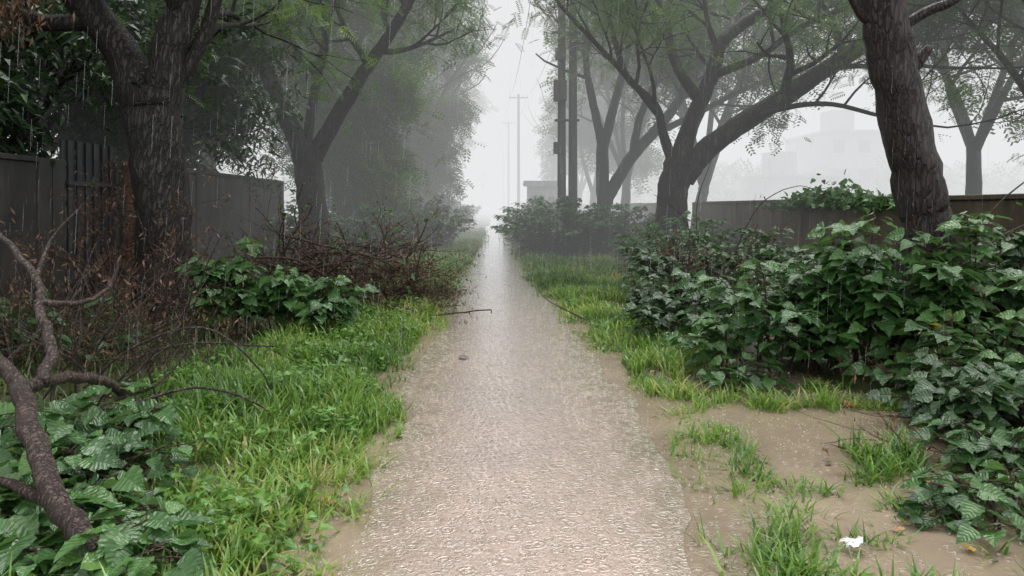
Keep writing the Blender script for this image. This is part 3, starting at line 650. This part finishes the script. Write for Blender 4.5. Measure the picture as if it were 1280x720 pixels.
def pole(name,x,y,h,r,arms):
    E=empty(name);b=Buf();P=np.stack([np.full(12,x),np.full(12,y),np.linspace(-.2,h,12)],1);tube(b,P,np.linspace(r,r*.7,12),12);build('shaft',b,M['pole'],E)
    b=Buf();ins=Buf()
    for z in arms:
        box(b,x-.9,x+.9,y-.26,y-.18,z,z+.1)
        for q in(-.8,-.4,.4,.8):
            Pp=np.array([(x+q,y-.22,z+.1),(x+q,y-.22,z+.16),(x+q,y-.22,z+.2),(x+q,y-.22,z+.26),(x+q,y-.22,z+.3)]);tube(ins,Pp,[.02,.05,.03,.05,.02],8)
    build('crossarms',b,M['pole'],E,False);build('insulators',ins,M['plaster'],E)
    return E
E=pole('utility_pole',1.72,25.6,11.8,.16,[9.2,10.2,11.2])
b=Buf();box(b,1.42,1.86,25.1,25.38,5.2,5.9);box(b,1.48,1.84,25.15,25.38,6.6,7.0);box(b,1.45,2.3,25.2,25.3,4.5,4.58);box(b,1.35,2.35,25.2,25.3,7.5,7.58);box(b,1.42,1.7,25.2,25.4,3.4,3.8);bevel(build('equipment_boxes',b,M['pole'],E,False))
pole('utility_pole',2.14,26,12.2,.17,[11.2])
pole('utility_pole',.62,70,12.2,.16,[11.8]);pole('utility_pole',-.45,95,12.5,.16,[12.2]);pole('utility_pole',-1.6,135,13,.14,[11.5])
b=Buf()
def wire(a,c,sag):
    t=np.linspace(0,1,16)[:,None];P=np.array(a)*(1-t)+np.array(c)*t;P[:,2]-=sag*4*(t*(1-t))[:,0];tube(b,P,np.full(16,.012),4)
for q in(-.8,.8):
    wire((1.72+q,25.4,10.5),(.62+q,69.8,12.1),1.0);wire((.62+q,69.8,12.1),(-.45+q,94.8,12.5),.7);wire((1.72+q,25.4,10.5),(3.6+q,-9,11.2),.9)
build('overhead_wires',b,M['cable'])
E=empty('roadside_kiosk');b=Buf();box(b,.95,2.75,45,47.5,0,2.95);bevel(build('walls',b,M['plaster'],E,False))
b=Buf();box(b,.7,3.0,44.6,47.9,2.953,3.1);box(b,.7,3.0,44.55,44.597,2.8,3.15);bevel(build('roof',b,M['roof'],E,False))
b=Buf();box(b,1.2,2.0,44.95,44.997,1.2,2.3);box(b,2.2,2.6,44.95,44.997,.05,2.2);build('openings',b,M['dark'],E,False)
def bld(name,x0,x1,y0,y1,h,fl,nw):
    E=empty(name);b=Buf();box(b,x0,x1,y0,y1,0,h);build('walls',b,M['plaster'],E,False)
    w=Buf();s=Buf()
    for f in range(fl):
        z=h*f/fl
        for k in range(nw):
            cx=x0+(x1-x0)*(k+.5)/nw;box(w,cx-.6,cx+.6,y0-.05,y0-.003,z+1.0,z+2.3);box(s,cx-.75,cx+.75,y0-.45,y0-.004,z+2.4,z+2.5)
    build('windows',w,M['dark'],E,False);build('sunshades',s,M['plaster'],E,False)
    r=Buf();box(r,x0-.3,x1+.3,y0-.5,y1+.3,h+.003,h+.25);build('roof_slab',r,M['roof'],E,False)
    r=Buf();box(r,x0+1,x0+3.5,y0+1,y0+4,h+.26,h+2.6);build('stair_head',r,M['plaster'],E,False)
bld('distant_building',34,45,80,92,9.6,3,4);bld('distant_building',25,33,73,81,4.5,1,3)
# ------------------------------------------------------------------ rain
b=Buf();n_=4200;y=3.5+11*R.random(n_);x=R.uniform(-.75,.75,n_)*y;z=R.uniform(.1,6.5,n_);l=R.uniform(.08,.22,n_);w=.0009
V=np.zeros((n_,4,3));V[:,0]=np.stack([x-w,y,z],1);V[:,1]=np.stack([x+w,y,z],1);V[:,2]=np.stack([x+w+l*.05,y+w,z+l],1);V[:,3]=np.stack([x-w+l*.05,y-w,z+l],1)
b.add(V.reshape(-1,3),[(np.arange(n_)*4)[:,None]+np.arange(4)[None]])
m,nt,out=newmat('raindrop_streak');tr=nt.nodes.new('ShaderNodeBsdfTransparent');gl=N(nt,'ShaderNodeBsdfTranslucent');gl.inputs[0].default_value=(.8,.85,.9,1)
mx=nt.nodes.new('ShaderNodeMixShader');mx.inputs[0].default_value=.28;nt.links.new(tr.outputs[0],mx.inputs[1]);nt.links.new(gl.outputs[0],mx.inputs[2]);nt.links.new(mx.outputs[0],out.inputs[0])
build('falling_rain',b,m,None,False)
# ------------------------------------------------------------------ mist: self-lit volumes, glow added in place of scattered light, thickening down the lane
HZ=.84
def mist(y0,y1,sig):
    m,nt,out=newmat('glowing_mist')
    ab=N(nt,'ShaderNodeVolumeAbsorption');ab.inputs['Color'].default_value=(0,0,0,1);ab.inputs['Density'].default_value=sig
    em=N(nt,'ShaderNodeEmission');em.inputs['Color'].default_value=(.975,.992,1,1);em.inputs['Strength'].default_value=sig*HZ  # haze brightness put in as emission; the volume scatters nothing
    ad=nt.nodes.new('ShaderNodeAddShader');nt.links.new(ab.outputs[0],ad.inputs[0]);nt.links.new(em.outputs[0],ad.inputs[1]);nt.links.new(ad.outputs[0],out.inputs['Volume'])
    b=Buf();box(b,-300,300,y0,y1-.02,-3,60);build('glowing_mist',b,m,None,False)
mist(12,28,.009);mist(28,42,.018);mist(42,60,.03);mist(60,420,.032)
# ------------------------------------------------------------------ light & camera
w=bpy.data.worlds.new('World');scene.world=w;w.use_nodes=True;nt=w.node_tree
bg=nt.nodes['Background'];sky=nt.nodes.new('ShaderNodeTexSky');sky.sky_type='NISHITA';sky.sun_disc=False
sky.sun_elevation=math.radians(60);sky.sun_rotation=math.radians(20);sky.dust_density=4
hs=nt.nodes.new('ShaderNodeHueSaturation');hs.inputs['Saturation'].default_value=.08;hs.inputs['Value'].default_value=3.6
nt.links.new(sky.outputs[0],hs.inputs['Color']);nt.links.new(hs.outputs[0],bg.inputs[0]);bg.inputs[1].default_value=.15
sl=bpy.data.lights.new('sun','SUN');sl.energy=1.5;sl.angle=math.radians(40);sl.color=(1,.97,.93)
so=link(bpy.data.objects.new('sun',sl));el=math.radians(60);az=math.radians(20)
dv=Vector((math.sin(az)*math.cos(el),math.cos(az)*math.cos(el),math.sin(el)));so.rotation_euler=dv.to_track_quat('Z','Y').to_euler()
cam=bpy.data.cameras.new('camera');co=link(bpy.data.objects.new('camera',cam));co.location=(0,0,1.6);co.rotation_euler=(math.radians(90),0,0)
cam.sensor_width=36;cam.lens=26;cam.shift_y=-.0797;cam.clip_end=2000;cam.clip_start=.05;scene.camera=co
scene.view_settings.view_transform='Standard';scene.view_settings.look='None';scene.view_settings.exposure=0
